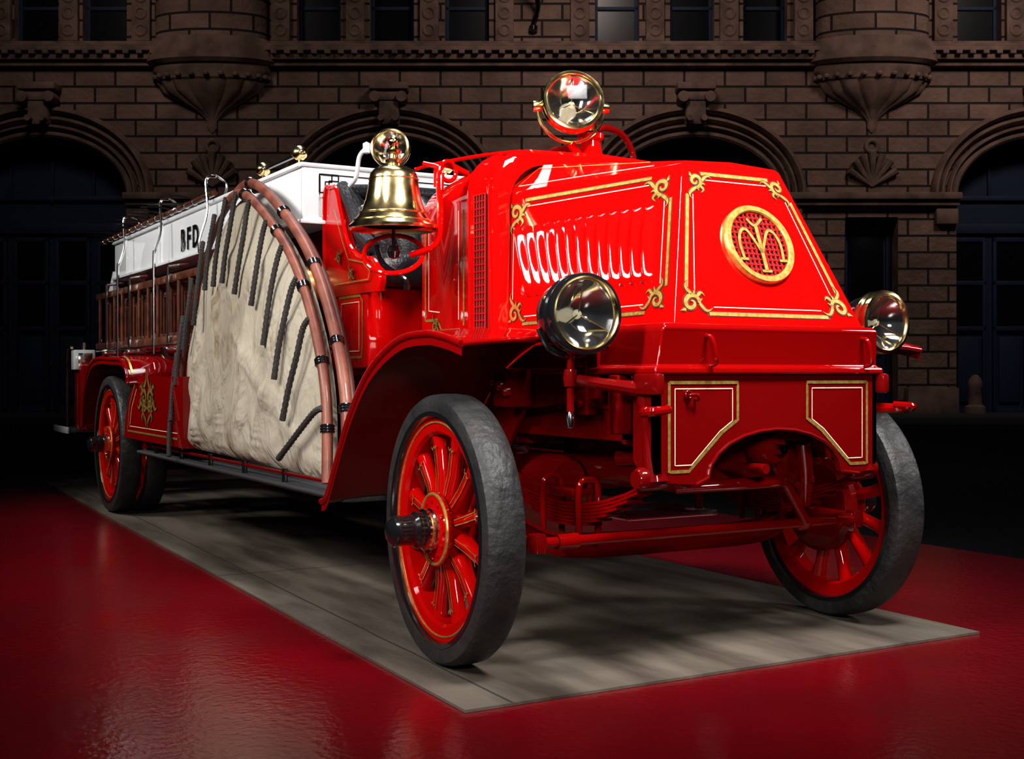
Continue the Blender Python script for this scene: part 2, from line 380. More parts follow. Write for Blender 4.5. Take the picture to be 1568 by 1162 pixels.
for k in range(9):
    y=-.52+0.13*k
    se.tube([(-1.90,y,1.50),(-1.90,y,1.65),(-1.93,y,1.78),(-1.99,y,1.86)],[0.06,0.075,0.075,0.05],LEA,n=12,sp=4)
se.tube([(-1.97,-.58,1.88),(-1.99,-.3,1.90),(-1.99,.3,1.90),(-1.97,.58,1.88)],0.04,LEA,n=12,sp=5)
se.tube([(-1.56,-.585,1.58),(-1.70,-.585,1.66),(-1.80,-.585,1.80),(-1.92,-.585,1.90)],0.035,LEA,n=10,sp=5)
se.done()
sw=Part('steering_wheel',truck)
swc=V((-1.40,.25,1.66)); sax=V((-.55,0,.83)).normalized()
sw.torus(swc,sax,0.22,0.014,WOOD); SM=frame(sax)
for k in range(4): sw.tube([swc,swc+SM@V((0.22*math.cos(k*pi/2+.6),0.22*math.sin(k*pi/2+.6),0))],0.008,BLACK)
sw.tube([swc,swc-sax*0.7],0.02,BLACK); sw.done()

# ------------------------------------------------------------------ bell
bell=empty('brass_bell')
bp=Part('bell_body',bell); bc=V((-.80,-.815,1.565))
bp.lathe([(0.135,0.015),(0.165,0.004),(0.174,-0.004),(0.181,0.0),(0.182,0.010),(0.170,0.022),(0.148,0.045),(0.128,0.075),(0.113,0.115),(0.103,0.16),(0.0975,0.205),(0.093,0.222),(0.080,0.238),(0.055,0.250),(0.030,0.254),(0.030,0.262),(0.022,0.268),(0.0,0.268)],BRASS,bc,n=72)
for hh,rr in ((0.030,0.162),(0.062,0.138),(0.200,0.0985)): bp.torus(bc+V((0,0,hh)),(0,0,1),rr,0.0035,BRASS,n=72,m=8)
bp.lathe([(0.13,0.02),(0.11,0.1),(0.09,0.2),(0,0.23)],MATB,bc,n=48)
bp.lathe([(0.0,0.262),(0.032,0.266),(0.034,0.276),(0.018,0.285),(0.016,0.30),(0.028,0.306),(0.030,0.316),(0.016,0.325),(0.012,0.335),(0.02,0.345),(0.021,0.357),(0.012,0.368),(0,0.372)],BRASS,bc,n=32)
bp.done(ang=50)
bh=Part('bell_yoke',bell)
bh.torus(bc+V((0,0,-0.10)),(0.55,-0.30,0.62),0.118,0.010,RED,n=56,m=10)
bh.tube([(-.72,-.52,1.80),(-.72,-.62,1.83),(-.70,-.66,1.78),(-.69,-.66,1.60),(-.70,-.68,1.50),(-.76,-.76,1.46)],0.013,RED,sp=6)
bh.tube([bc+V((0.03,0.12,0.27)),bc+V((0.1,0.16,0.24)),(-.69,-.655,1.72)],0.010,RED,sp=5)
bh.torus((-.70,-.62,1.80),(1,.2,0),0.04,0.009,RED,n=30)
bh.tube([bc+V((0,0,0.02)),bc+V((0,0,-.08))],0.008,BLACK); bh.lathe([(0,-.03),(0.02,-.025),(0.028,0),(0.02,.025),(0,.03)],BLACK,bc+V((0,0,-.09)),n=20)
bh.tube([bc+V((-.06,-.05,-.06)),bc+V((-.05,-.02,-.14)),bc+V((0,.05,-.2)),bc+V((.0,.06,-.24))],0.012,BLACK,sp=5)
bh.done()
rl=Part('scuttle_grab_rail',truck)
rl.tube([(-.58,-.35,1.885),(-.8,-.42,1.895),(-1.10,-.48,1.90),(-1.22,-.52,1.89)],0.008,RED,sp=6)
for X,y in ((-.60,-.36),(-1.1,-.48)): rl.tube([(X,y,1.80),(X,y,1.89)],0.008,RED)
rl.done()

# ------------------------------------------------------------------ lamps
def lamp(name,c,axis,R,depth,body,parent,front=BRASS,inner=BRASS):
    p=Part(name,parent); c=V(c); 
    p.lathe([(0,-depth),(R*0.35,-depth*0.97),(R*0.62,-depth*0.85),(R*0.86,-depth*0.6),(R*0.93,-depth*0.4),(R*0.95,-depth*0.12),(R*1.0,-depth*0.10),(R*1.0,-0.02)],body,c,axis,n=56)
    p.lathe([(R*1.0,-0.05),(R*1.05,-0.045),(R*1.05,-0.035),(R*1.01,-0.03),(R*1.01,-0.015),(R*1.06,-0.012),(R*1.07,0.0),(R*1.04,0.012),(R*0.97,0.014)],front,c,axis,n=56)
    p.lathe([(R*0.97,0.014),(R*.93,.016),(R*0.88,0.008),(R*0.86,-0.006)],inner,c,axis,n=56)
    prof=[]
    for i in range(13):
        t=i/12; prof.append((R*.87*t,-R*.62+R*.60*t*t))
    p.lathe(prof,MIRR,c,axis,n=48)
    p.lathe([(0,-R*.30),(R*0.09,-R*.33),(R*0.13,-R*.42),(R*0.09,-R*.5),(R*0.07,-R*.62)],BULB,c,axis,n=20)
    M=frame(axis)
    for k in range(3):
        a=pi/2+k*2*pi/3; p.tube([c+M@V((R*.84*math.cos(a),R*.84*math.sin(a),-.01)),c+M@V((0,0,-R*.35))],.0025,inner,n=6)
    p.done(ang=50)
    g=Part(name+'_lens',parent)
    g.lathe([(0,0.012),(R*0.5,0.009),(R*0.89,0.0),(R*0.89,-0.004),(R*0.5,0.005),(0,0.008)],GLASS,c,axis,n=48); g.done(ang=60)
lamp('headlight_right',(.45,-.712,1.175),(1,-.05,0),.124,.22,BLACK,truck,BLACK,BRASS)
lamp('headlight_left',(.45,.615,1.175),(1,.0,0),.112,.20,BLACK,truck,BRASS,BRASS)
hb=Part('headlight_brackets',truck)
for sg,yy in ((-1,-.71),(1,.615)):
    hb.tube([(.36,yy,1.06),(.36,yy,0.86)],0.012,REDD)
    hb.tube([(.36,yy-.12,1.13),(.36,yy-.08,1.065),(.36,yy,1.04),(.36,yy+.08,1.065),(.36,yy+.12,1.13)],0.010,BLACK,sp=5)
    hb.tube([(.36,yy,0.97),(.40,yy-sg*.10,0.95),(.44,sg*.47,0.93)],[0.016,0.02,0.028],REDD,sp=4)
    hb.lathe([(0,-.03),(0.02,-.028),(0.024,0),(0.02,.028),(0,.03)],REDD,(.36,yy,.97),n=16)
    hb.lathe([(0,-.06),(0.012,-.05),(0.016,-.02),(0.01,0)],CHROME,(.36,yy,.86),n=14)
    hb.box((.50,sg*.50,.95),(.14,.03,.07),REDD,.01)
    hb.tube([(.50,sg*.51,.86),(.56,sg*.56,.86),(.62,sg*.57,.865),(.64,sg*.53,.87),(.60,sg*.50,.875)],[0.02,0.018,0.016,0.014,0.012],FEN,sp=6)
hb.done()
sl=empty('searchlight')
lamp('lamp_drum',(-.49,-.155,2.095),(.93,-.36,.16),.120,.17,BRASS,sl,BRASS,BRASS)
sy=Part('lamp_yoke',sl)
sc0=V((-.56,-.125,2.085)); side=V((0.36,0.93,0)).normalized()
yk=[]
for i in range(13):
    a=pi+pi*i/12; yk.append(sc0+side*(.140*math.cos(a))+V((0,0,.165*math.sin(a)*0.9)))
sy.tube(yk,0.008,BRASS)
for sg in (-1,1): sy.lathe([(0,-.02),(.022,-.018),(.025,0),(.02,.02),(0,.025)],BRASS,sc0+side*.14*sg,side,n=18)
sy.tube([sc0+V((0,0,-.15)),V((-.56,-.06,1.86))],0.018,RED)
sy.lathe([(0,.0),(.075,.0),(.075,.02),(.05,.05),(.04,.10),(.055,.11),(.055,.13),(.02,.14),(0,.14)],RED,(-.60,0,1.86),n=28)
sy.lathe([(0,0),(.03,0),(.032,.025),(0,.03)],BRASS,(-.59,0,2.0),n=24)
sy.tube([(-.62,.02,1.99),(-.62,.08,2.03),(-.66,.20,2.02),(-.68,.27,1.95),(-.68,.28,1.86)],0.014,REDD,sp=6)
sy.tube([(-.60,-.02,1.90),(-.66,-.12,1.93),(-.75,-.18,1.88)],0.012,REDD,sp=5)
sy.done()
s2=empty('searchlight.001')
lamp('lamp_drum_rear',(-1.64,-.455,2.06),(.80,-.55,.10),.088,.10,WHITE,s2,BRASS,BRASS)
s2p=Part('lamp_stand',s2)
s2p.tube([(-1.68,-.45,1.96),(-1.72,-.45,1.85),(-1.85,-.5,1.80),(-2.06,-.5,1.80)],0.012,WHITE,sp=5)
s2p.tube([(-1.70,-.55,2.06),(-1.74,-.57,2.02),(-1.78,-.57,1.93),(-1.86,-.57,1.90)],0.011,WHITE,sp=5)
s2p.lathe([(0,-.03),(.018,-.025),(.018,.02),(0,.03)],WHITE,(-1.70,-.55,2.06),n=14)
s2p.done()

# ------------------------------------------------------------------ wheels
def wheel(name,c,R,w,out,steer=0,hub=True,spokes=12,deep=1.0):
    p=Part(name,truck); c=V(c)+V((0,0,.004))
    ax=V((-math.sin(steer),-math.cos(steer),0)) if out<0 else V((math.sin(steer),math.cos(steer),0))
    M=frame(ax); r1=R*0.845; hw=w/2
    p.lathe([(r1,-hw*0.95),(R*0.93,-hw*1.02),(R*0.972,-hw*0.95),(R*0.993,-hw*0.75),(R,-hw*0.3),(R,hw*0.3),(R*0.993,hw*0.75),(R*0.972,hw*0.95),(R*0.93,hw*1.02),(r1,hw*0.95)],RUB,c,M=M,n=96)
    for k in range(46):
        a=2*pi*k/46+random.uniform(-.05,.05)
        for sg in (-1,1):
            if random.random()<0.6:
                q=M@V((R*0.985*math.cos(a),R*0.985*math.sin(a),sg*hw*0.72)); rr=random.uniform(.005,.010)
                p.lathe([(0,-rr*.5),(rr,-rr*.3),(rr,rr*.3),(0,rr*.5)],RUB,c+q,M@V((math.cos(a),math.sin(a),0.3*sg)),n=7)
    p.lathe([(r1+.004,-hw*0.9),(r1+.012,-hw*1.0),(r1-.004,-hw*1.02),(r1-.01,-hw*0.8),(r1-.01,hw*0.8),(r1-.004,hw*1.02),(r1+.012,hw*1.0),(r1+.004,hw*0.9)],BLACK,c,M=M,n=80)
    r2=R*0.70
    p.lathe([(r1-.008,-hw*0.72),(r2+.01,-hw*0.62),(r2,-hw*0.45),(r2,hw*0.45),(r2+.01,hw*0.62),(r1-.008,hw*0.72)],WRED,c,M=M,n=80)
    p.torus(c+ax*hw*0.70,ax,R*0.79,0.0035,GOLD,n=80,m=6)
    for k in range(spokes):
        a=2*pi*(k+.5)/spokes; d=M@V((math.cos(a),math.sin(a),0)); t=ax.cross(d)
        secs=[(.07,.024,.040),(.12,.020,.036),(R*.42,.023,.026),(R*.60,.024,.026),(R*.71,.034,.03)]
        rows=[]
        for rr,wt,wa in secs:
            rows.append([c+d*rr+t*wt*math.cos(b)+ax*wa*math.sin(b) for b in [2*pi*i/12 for i in range(12)]])
        p.grid(rows,WRED,wrap=True)
        for sx in (-1,1):
            p.ribbon([c+d*rr+t*sx*wt*.45+ax*(wa*.92+.0012) for rr,wt,wa in secs[1:4]],ax,.0035,GOLD,0.001)
        p.ribbon([c+d*(R*.60)+ax*.028+t*x*.02+d*y*.01 for x,y in ((-1,1),(-.5,0),(0,1),(.5,0),(1,1))],ax,.006,GOLD,0.002)
    p.lathe([(0,-.07),(.09,-.07),(.10,-.05),(.10,.045),(.125,.048),(.128,.058),(.10,.064),(.07,.068),(.062,.075)],WRED,c,M=M,n=48)
    p.torus(c+ax*.060,ax,.118,.006,GOLD,n=48,m=8)
    for k in range(12):
        a=2*pi*k/12; p.lathe([(0,0),(.008,0),(.008,.010),(0,.012)],WRED,c+ax*.060+M@V((.095*math.cos(a),.095*math.sin(a),0)),ax,n=6)
    if hub:
        e=deep
        p.lathe([(.070,.06),(.070,.075),(.064,.08),(.064,.090),(.070,.094),(.070,.10),(.062,.105)],CHROME,c,M=M,n=40)
        p.lathe([(.062,.10),(.060,.115),(.062,.12),(.062,.13),(.052,.14),(.050,.165*e),(.053,.17*e),(.050,.19*e),(.030,.205*e),(0,.21*e)],BLACK,c,M=M,n=40)
    else:
        p.lathe([(.09,-.05),(.15,-.06),(.16,-.08),(.15,-.10),(.06,-.11),(0,-.11)],REDD,c,M=M,n=40)
    return p.done(ang=40)
wheel('front_wheel_right',(0,-.965,.456),.456,.135,-1,steer=.06,deep=1.1)
wheel('front_wheel_left',(0,.79,.456),.456,.135,1,steer=.06)
wheel('rear_wheel_right_outer',(-5.35,-.93,.485),.485,.14,-1)
wheel('rear_wheel_right_inner',(-5.35,-.75,.485),.485,.14,-1,hub=False)
wheel('rear_wheel_left_outer',(-5.35,.93,.485),.485,.14,1)
wheel('rear_wheel_left_inner',(-5.35,.75,.485),.485,.14,1,hub=False)

# ------------------------------------------------------------------ fenders
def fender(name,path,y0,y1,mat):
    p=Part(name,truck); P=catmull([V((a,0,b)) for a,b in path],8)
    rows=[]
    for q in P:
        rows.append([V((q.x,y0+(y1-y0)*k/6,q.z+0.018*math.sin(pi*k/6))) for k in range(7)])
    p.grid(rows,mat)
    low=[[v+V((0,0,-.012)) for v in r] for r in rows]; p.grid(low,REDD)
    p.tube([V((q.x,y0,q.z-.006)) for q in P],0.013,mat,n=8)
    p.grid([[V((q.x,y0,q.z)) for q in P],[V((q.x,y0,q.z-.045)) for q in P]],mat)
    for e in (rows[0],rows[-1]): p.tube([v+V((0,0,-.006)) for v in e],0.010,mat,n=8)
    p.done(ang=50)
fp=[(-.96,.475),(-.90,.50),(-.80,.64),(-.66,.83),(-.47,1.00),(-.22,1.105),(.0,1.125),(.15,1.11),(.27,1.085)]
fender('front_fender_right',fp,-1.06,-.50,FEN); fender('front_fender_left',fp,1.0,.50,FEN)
fi=Part('fender_splash_aprons',truck)
for sg in (-1,1):
    fi.prism([(-.96,sg*.5,.50),(-.80,sg*.5,.63),(-.66,sg*.5,.82),(-.47,sg*.5,.99),(-.22,sg*.5,1.09),(.2,sg*.5,1.09),(.2,sg*.5,.9),(-.3,sg*.5,.85),(-.6,sg*.5,.5)],(0,sg*-.015,0),REDD)
fi.done()
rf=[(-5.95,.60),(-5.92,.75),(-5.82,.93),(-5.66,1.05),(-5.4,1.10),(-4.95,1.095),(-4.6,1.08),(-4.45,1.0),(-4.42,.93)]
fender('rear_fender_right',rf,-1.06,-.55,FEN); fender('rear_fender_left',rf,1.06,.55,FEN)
rb=Part('rear_body_panels',truck)
for sg in (-1,1):
    y=sg*1.0
    rb.prism([(-4.80,y,.56),(-3.3,y,.56),(-3.3,y,.97),(-4.40,y,.97),(-4.62,y,.86),(-4.76,y,.70)],(0,-sg*.30,0),FEN)
    rb.box((-6.55,sg*.85,.80),(.35,.25,.52),FEN,.015)
rb.box((-4.3,0,1.05),(4.6,1.1,.28),REDD); rb.box((-4.3,0,1.45),(4.4,1.0,.6),REDD)
rb.box((-6.6,0,.75),(.2,1.7,.3),FEN)
rb.done(ang=30)
rs=Part('rear_body_striping',truck)
RP=Patch((-4.8,-1.002,.56),(-3.3,-1.002,.56),(-3.3,-1.002,.97),(-4.8,-1.002,.97))
RP.line(rs,[(0.22,.88),(0.12,.55),(0.08,.12),(0.93,.12)],.012,GOLD); RP.line(rs,[(0.25,.8),(0.16,.5),(0.12,.2),(0.93,.2)],.004,CREAM)
for f in (1,-1):
    RP.scroll(rs,.44+f*.06,.68,.13,rot=0,flip=f); RP.scroll(rs,.44+f*.05,.5,.10,rot=-pi/2*f,flip=f)
cc=catmull([V((a,0,b)) for a,b in rf],8)[6:-4]
rs.ribbon([V((q.x,-1.03,q.z+.012)) for q in cc],V((0,0,1)),.014,GOLD,.002)
rs.done(smooth=False,merge=0)
tl=Part('rear_step_and_tail_lamps',truck)
tl.box((-7.15,0,.52),(.6,2.0,.03),BOARD); tl.box((-7.15,-1.005,.525),(.62,.02,.055),WHITE)  # white edge strip: brightness of lit chrome put into its colour
for sg in (-1,1):
    tl.box((-6.6,sg*.93,1.10),(.16,.16,.16),WHITE,.01); tl.box((-6.51,sg*.93,1.10),(.01,.11,.11),CHROME)
    tl.tube([(-6.6,sg*.93,1.16),(-6.6,sg*.93,1.24)],.02,CHROME)
tl.tube([(-6.9,-1.0,.54),(-6.9,-1.0,1.15),(-6.7,-1.0,1.2)],.012,CHROME,sp=4)
tl.done()

# ------------------------------------------------------------------ running boards
rn=Part('running_boards',truck)
for sg in (-1,1):
    rn.box((-2.72,sg*.79,.475),(3.56,.37,.025),BOARD,.005)
    rn.tube([(-4.5,sg*.975,.478),(-.95,sg*.975,.478)],.010,BOARD)
    rn.tube([(-4.2,sg*.955,.53),(-1.0,sg*.955,.53)],.009,REDD)
    for k in range(6): rn.tube([(-4.1+k*.6,sg*.955,.485),(-4.1+k*.6,sg*.955,.55)],.014,BLACK)
    for k in range(5): rn.box((-4.2+k*.75,sg*.6,.46),(.05,.5,.05),REDD)
rn.done()

# ------------------------------------------------------------------ chassis
ch=Part('chassis_frame',truck)
for sg in (-1,1):
    y=sg*.40
    ch.box((-3.0,y,.83),(6.9,.06,.16),REDD,.008)
    for k in range(7):
        L=.52-.06*k; pts=[]
        for i in range(9):
            t=-1+2*i/8; pts.append(V((-.02+t*L,sg*.47,.52-.012*k+.11*(t*L/.52)**2)))
        rows=[[p+V((0,dy,dz)) for dy,dz in ((-.032,-.005),(.032,-.005),(.032,.005),(-.032,.005))] for p in pts]
        ch.grid(rows,FEN,wrap=True); ch.add(rows[0],[[0,1,2,3]],REDD); ch.add(rows[-1],[[0,1,2,3]],REDD)
    for X in (-.14,.10):
        ch.tube([(X,sg*.43,.40),(X,sg*.43,.58),(X,sg*.47,.61),(X,sg*.51,.58),(X,sg*.51,.40)],.012,FEN,sp=5)
    ch.box((-.02,sg*.47,.56),(.16,.085,.03),REDD)
    ch.tube([(.49,sg*.46,.63),(.46,sg*.46,.80),(.42,sg*.46,.98)],[.045,.032,.045],REDD,n=12,sp=4)
    ch.lathe([(0,-.06),(.03,-.06),(.04,-.045),(.04,.045),(.03,.06),(0,.06)],REDD,(.47,sg*.47,.64),(0,1,0),n=20)
    ch.lathe([(0,-.055),(.035,-.055),(.035,.055),(0,.055)],REDD,(-.55,sg*.47,.62),(0,1,0),n=20)
    ch.box((-.56,sg*.46,.72),(.07,.06,.22),REDD)
    for k in range(5): ch.lathe([(0,0),(.016,0),(.016,.012),(.008,.018),(0,.018)],REDD,(.1-.12*k,sg*.43,.87),(0,sg,0),n=8)
    ch.box((-.28,sg*.56,.93),(.10,.12,.14),REDD,.01); ch.box((.12,sg*.49,.95),(.06,.05,.22),REDD,.008)
    for k in range(3): ch.lathe([(0,0),(.02,0),(.02,.015),(.01,.024),(0,.024)],FEN,(-.31+.05*k,sg*.62,.96-.02*k),(0,sg,0),n=10)
    for z in (.88,.95,1.02): ch.lathe([(0,0),(.014,0),(.014,.012),(0,.018)],FEN,(.12,sg*.515,z),(0,sg,0),n=8)
    ch.box((.25,sg*.43,.92),(.40,.03,.12),REDD); ch.box((.32,sg*.47,.88),(.06,.1,.2),REDD,.01)
    ky=-.965+.17 if sg<0 else .79-.17
    ch.lathe([(0,-.10),(.03,-.10),(.035,-.08),(.035,.08),(.03,.10),(0,.10)],REDD,(0,ky,.456),(0,0,1),n=20)
    ch.tube([(0,ky,.456),(0,ky+sg*.12,.456)],.04,REDD); ch.tube([(0,ky,.43),(.16,ky+sg*.02,.43),(.29,ky+sg*.01,.43)],[.03,.024,.02],REDD,sp=4)
    ch.lathe([(0,-.035),(.03,-.03),(.035,0),(.03,.03),(0,.035)],REDD,(.29,ky,.43),n=18)
    ch.lathe([(0,-.02),(.17,-.02),(.19,0),(.19,.03),(0,.04)],REDD,(0,ky+sg*.09,.456),(0,sg,0),n=36)
ax=[(0,-.80,.456),(0,-.70,.44),(0,-.5,.37),(0,0,.36),(0,.4,.37),(0,.55,.44),(0,.63,.456)]
AX=catmull(ax,6)
for dz,wd,ht in ((.035,.055,.014),(-.035,.055,.014),(0,.016,.06)):
    rows=[[p+V((dx,0,dz+d)) for dx,d in ((-wd/2,-ht/2),(wd/2,-ht/2),(wd/2,ht/2),(-wd/2,ht/2))] for p in AX]; ch.grid(rows,REDD,wrap=True)
ch.tube([(.29,-.80,.43),(.29,.63,.43)],.018,FEN,n=14)
ch.tube([(.29,-.72,.43),(.29,-.64,.43)],.026,FEN,n=14); ch.tube([(.29,.52,.43),(.29,.60,.43)],.026,FEN,n=14)
ch.tube([(.40,.10,.72),(.36,.16,.66),(.31,.34,.46),(.29,.37,.43)],[.03,.02,.018,.028],FEN,sp=5,n=12)
ch.lathe([(0,-.05),(.05,-.05),(.06,-.03),(.06,.03),(.05,.05),(0,.05)],FEN,(.38,.10,.72),(1,0,0),n=24)
ch.lathe([(0,-.03),(.02,-.03),(.02,.03),(0,.03)],CHROME,(.445,.10,.72),(1,0,0),n=6)
ch.box((.30,0,.80),(.12,.86,.12),REDD,.01); ch.box((-.50,0,.78),(.10,.8,.14),REDD,.01)
ch.tube([(.30,-.05,.66),(.53,-.03,.66)],.018,REDD); ch.tube([(.20,.30,.62),(.35,.22,.60),(.40,.05,.60),(.25,-.2,.58)],.022,FEN,sp=5)
ch.tube([(.05,-.30,.68),(.3,-.22,.70),(.42,-.15,.72)],.035,REDD,sp=4); ch.tube([(.35,.30,.74),(.30,.36,.62),(.25,.40,.5)],.03,FEN,sp=4)
ch.lathe([(0,-.1),(.08,-.1),(.11,-.06),(.11,.06),(.07,.1),(0,.1)],REDD,(.22,.28,.66),(1,.3,0),n=28)
for k in range(7):
    a=k*2*pi/7; ch.lathe([(0,0),(.012,0),(.012,.012),(0,.016)],FEN,(.325,.31+.085*math.cos(a),.66+.085*math.sin(a)),(1,.3,0),n=8)
ch.box((-.1,0,.70),(.8,.44,.28),REDD,.05,seg=3)
ch.box((-.13,-.05,.455),(.34,.42,.02),CHROME,.004)
ch.tube([(-.3,-.2,.47),(-.3,-.2,.6)],.015,REDD); ch.tube([(.0,.1,.47),(0,.1,.6)],.015,REDD)
ch.lathe([(0,-.16),(.07,-.16),(.09,-.12),(.09,.12),(.07,.16),(0,.16)],REDD,(-.45,-.3,.58),(1,0,0),n=24)
ch.box((-2.0,0,.68),(1.0,.5,.35),REDD,.05); ch.tube([(-2.4,0,.62),(-5.3,0,.5)],.04,REDD)
ch.tube([(-5.35,-.6,.485),(-5.35,.6,.485)],.07,REDD,n=16); ch.lathe([(0,-.2),(.1,-.17),(.2,-.06),(.2,.06),(.1,.17),(0,.2)],REDD,(-5.35,0,.5),(0,1,0),n=28)
for sg in (-1,1):
    for k in range(6):
        L=.75-.09*k; rows=[]
        for i in range(9):
            t=-1+2*i/8; q=V((-5.35+t*L,sg*.55,.60-.013*k+.10*(t*L/.75)**2)); rows.append([q+V((0,dy,dz)) for dy,dz in ((-.035,-.006),(.035,-.006),(.035,.006),(-.035,.006))])
        ch.grid(rows,REDD,wrap=True)
ch.done(ang=40)

# ------------------------------------------------------------------ white hose body
wb=Part('hose_body',truck)
x0,x1,yw,z0,z1=-6.35,-2.08,.72,1.73,2.02
for sg in (-1,1):
    wb.box(((x0+x1)/2,sg*yw,(z0+z1)/2),(x1-x0,.03,z1-z0),WHITE,.006)
    wb.box(((x0+x1)/2,sg*(yw+.012),z1),(x1-x0,.05,.022),WHITE,.006); wb.box(((x0+x1)/2,sg*(yw+.012),z0+.01),(x1-x0,.05,.022),WHITE,.006)
    for X in (-2.9,-4.9,-5.9): wb.box((X,sg*(yw+.015),(z0+z1)/2),(.03,.02,z1-z0),WHITE)
    wb.prism([(-6.35,sg*yw,1.80),(-6.5,sg*yw,1.66),(-6.55,sg*yw,1.60),(-6.35,sg*yw,1.60)],(0,sg*.03,0),WHITE)
wb.box((x1,0,(z0+z1)/2),(.03,yw*2+.03,z1-z0),WHITE,.008)
wb.box((x1+.004,0,z1),(.045,yw*2+.06,.022),WHITE,.006); wb.box((x1+.004,0,z0+.01),(.045,yw*2+.06,.022),WHITE,.006)
wb.box((x0,0,(z0+z1)/2),(.03,yw*2,z1-z0),WHITE); wb.box(((x0+x1)/2,0,1.76),(x1-x0,yw*2,.03),WHITE)
wb.done()
WF=Patch((x1+.0155,-.72,1.74),(x1+.0155,.72,1.74),(x1+.0155,.72,2.01),(x1+.0155,-.72,2.01))
wl=Part('hose_body_lining',truck)
def key(cu,cv,fu,fv):
    b=.09
    f=lambda x,y:(cu+fu*x/1.44,cv+fv*y/.27)
    WF.line(wl,[f(0,b),f(0,0),f(.10,0)],.010,BLACK); WF.line(wl,[f(0,b),f(.03,b),f(.03,.035),f(.065,.035),f(.065,.0)],.007,BLACK); WF.line(wl,[f(.10,0),f(.10,.03),f(.05,.03),f(.05,.06)],.007,BLACK)
key(.05,.88,1,-1); key(.05,.12,1,1); key(.95,.88,-1,-1); key(.95,.12,-1,1)
WF.line(wl,[(.12,.88),(.88,.88)],.006,BLACK); WF.line(wl,[(.12,.12),(.88,.12)],.006,BLACK); WF.line(wl,[(.05,.4),(.05,.6)],.006,BLACK)
wl.done(smooth=False,merge=0)
def text(body,x,z,size,y):
    cu=bpy.data.curves.new('t','FONT'); cu.body=body; cu.size=size; cu.extrude=.003; cu.offset=.006; cu.space_character=1.45
    o=bpy.data.objects.new('tmp',cu); sc.collection.objects.link(o); bpy.context.view_layer.update()
    me=bpy.data.meshes.new_from_object(o.evaluated_get(bpy.context.evaluated_depsgraph_get())); bpy.data.objects.remove(o)
    ob=bpy.data.objects.new('body_lettering',me); me.materials.clear(); me.materials.append(BLACK); sc.collection.objects.link(ob)
    ob.rotation_euler=(pi/2,0,0); ob.location=(x,y,z); ob.parent=truck; return ob
text('BFD',-4.34,1.79,.19,-.739)
kn=Part('body_rail_fittings',truck)
for X,y in ((-2.15,-.72),(-2.72,-.72),(-2.15,.1),(-2.15,.72)):
    kn.tube([(X,y,2.02),(X,y,2.07)],.014,BRASS); kn.lathe([(0,-.04),(.02,-.034),(.036,-.018),(.04,0),(.036,.018),(.02,.034),(0,.04)],BRASS,(X,y,2.09),n=24)
kn.tube([(-2.18,-.72,2.085),(-2.72,-.72,2.085)],.009,BLACK)
for X,ze in ((-3.50,1.70),(-4.60,1.12),(-5.7,1.12)):
    kn.tube([(X,-.75,2.16),(X-.03,-.80,2.14),(X,-.80,1.95),(X,-.84,1.80),(X,-.85,1.75),(X,-.85,ze)],.010,CHROME,sp=5)
    kn.tube([(X,-.75,2.17),(X,-.69,2.12),(X,-.70,2.02)],.010,CHROME,sp=5)
kn.done()

# ladders
def ladder(name,x0,x1,y,zc,hw):
    p=Part(name); 
    for sg in (-1,1): p.box(((x0+x1)/2,y,zc+sg*hw),(x1-x0,.028,.05),WOOD,.008)
    n=int((x1-x0)/.27)
    for k in range(n): X=x0+.15+k*.27; p.tube([(X,y,zc-hw),(X,y,zc+hw)],.014,WOOD,n=10)
    for sg in (-1,1):
        for X in (x0+.02,x0+1.2,x0+2.4,x1-.02): p.box((X,y,zc+sg*hw),(.05,.032,.054),CHROME)
    return p.done()
ladder('wooden_ladder',-6.75,-3.2,-.795,1.41,.20)
ladder('wooden_ladder',-6.60,-3.2,-.745,1.42,.185)
ladder('wooden_ladder',-6.45,-3.2,-.695,1.38,.16)
lr=Part('ladder_rack',truck)
for X in (-4.3,-5.4,-6.2):
    lr.box((X,-.68,1.15),(.04,.34,.03),CHROME); lr.tube([(X,-.83,1.15),(X,-.83,1.68)],.011,CHROME); lr.tube([(X,-.83,1.68),(X,-.7,1.70)],.011,CHROME)
    lr.tube([(X,-.86,1.16),(X,-.86,1.12),(X,-.83,1.08)],.02,CHROME)
lr.tube([(-6.5,-.84,1.17),(-3.7,-.84,1.17)],.012,CHROME)
lr.done()
pk=Part('pike_pole')
pk.tube([(-6.7,-.76,2.06),(-3.5,-.76,2.06)],.018,WOOD); pk.tube([(-6.8,-.70,2.055),(-3.7,-.70,2.055)],.016,BLACK)
for k in range(15):
    X=-6.6+k*.19; zz=random.uniform(2.07,2.12)
    pk.tube([(X,-.70,2.07),(X-.07,-.84,zz),(X-.13,-.93,zz)],[.007,.006,.002],BLACK,n=6)
    pk.lathe([(0,-.015),(.022,-.01),(.022,.01),(0,.015)],CHROME,(X,-.76,2.06),(1,0,0),n=10)
pk.done()
tk=Part('copper_extinguisher',truck)
tk.lathe([(0,-.16),(.06,-.15),(.09,-.11),(.10,0),(.09,.11),(.06,.15),(0,.16)],COPPER,(-2.12,-.70,1.42),(0,1,.2),n=32); tk.done()

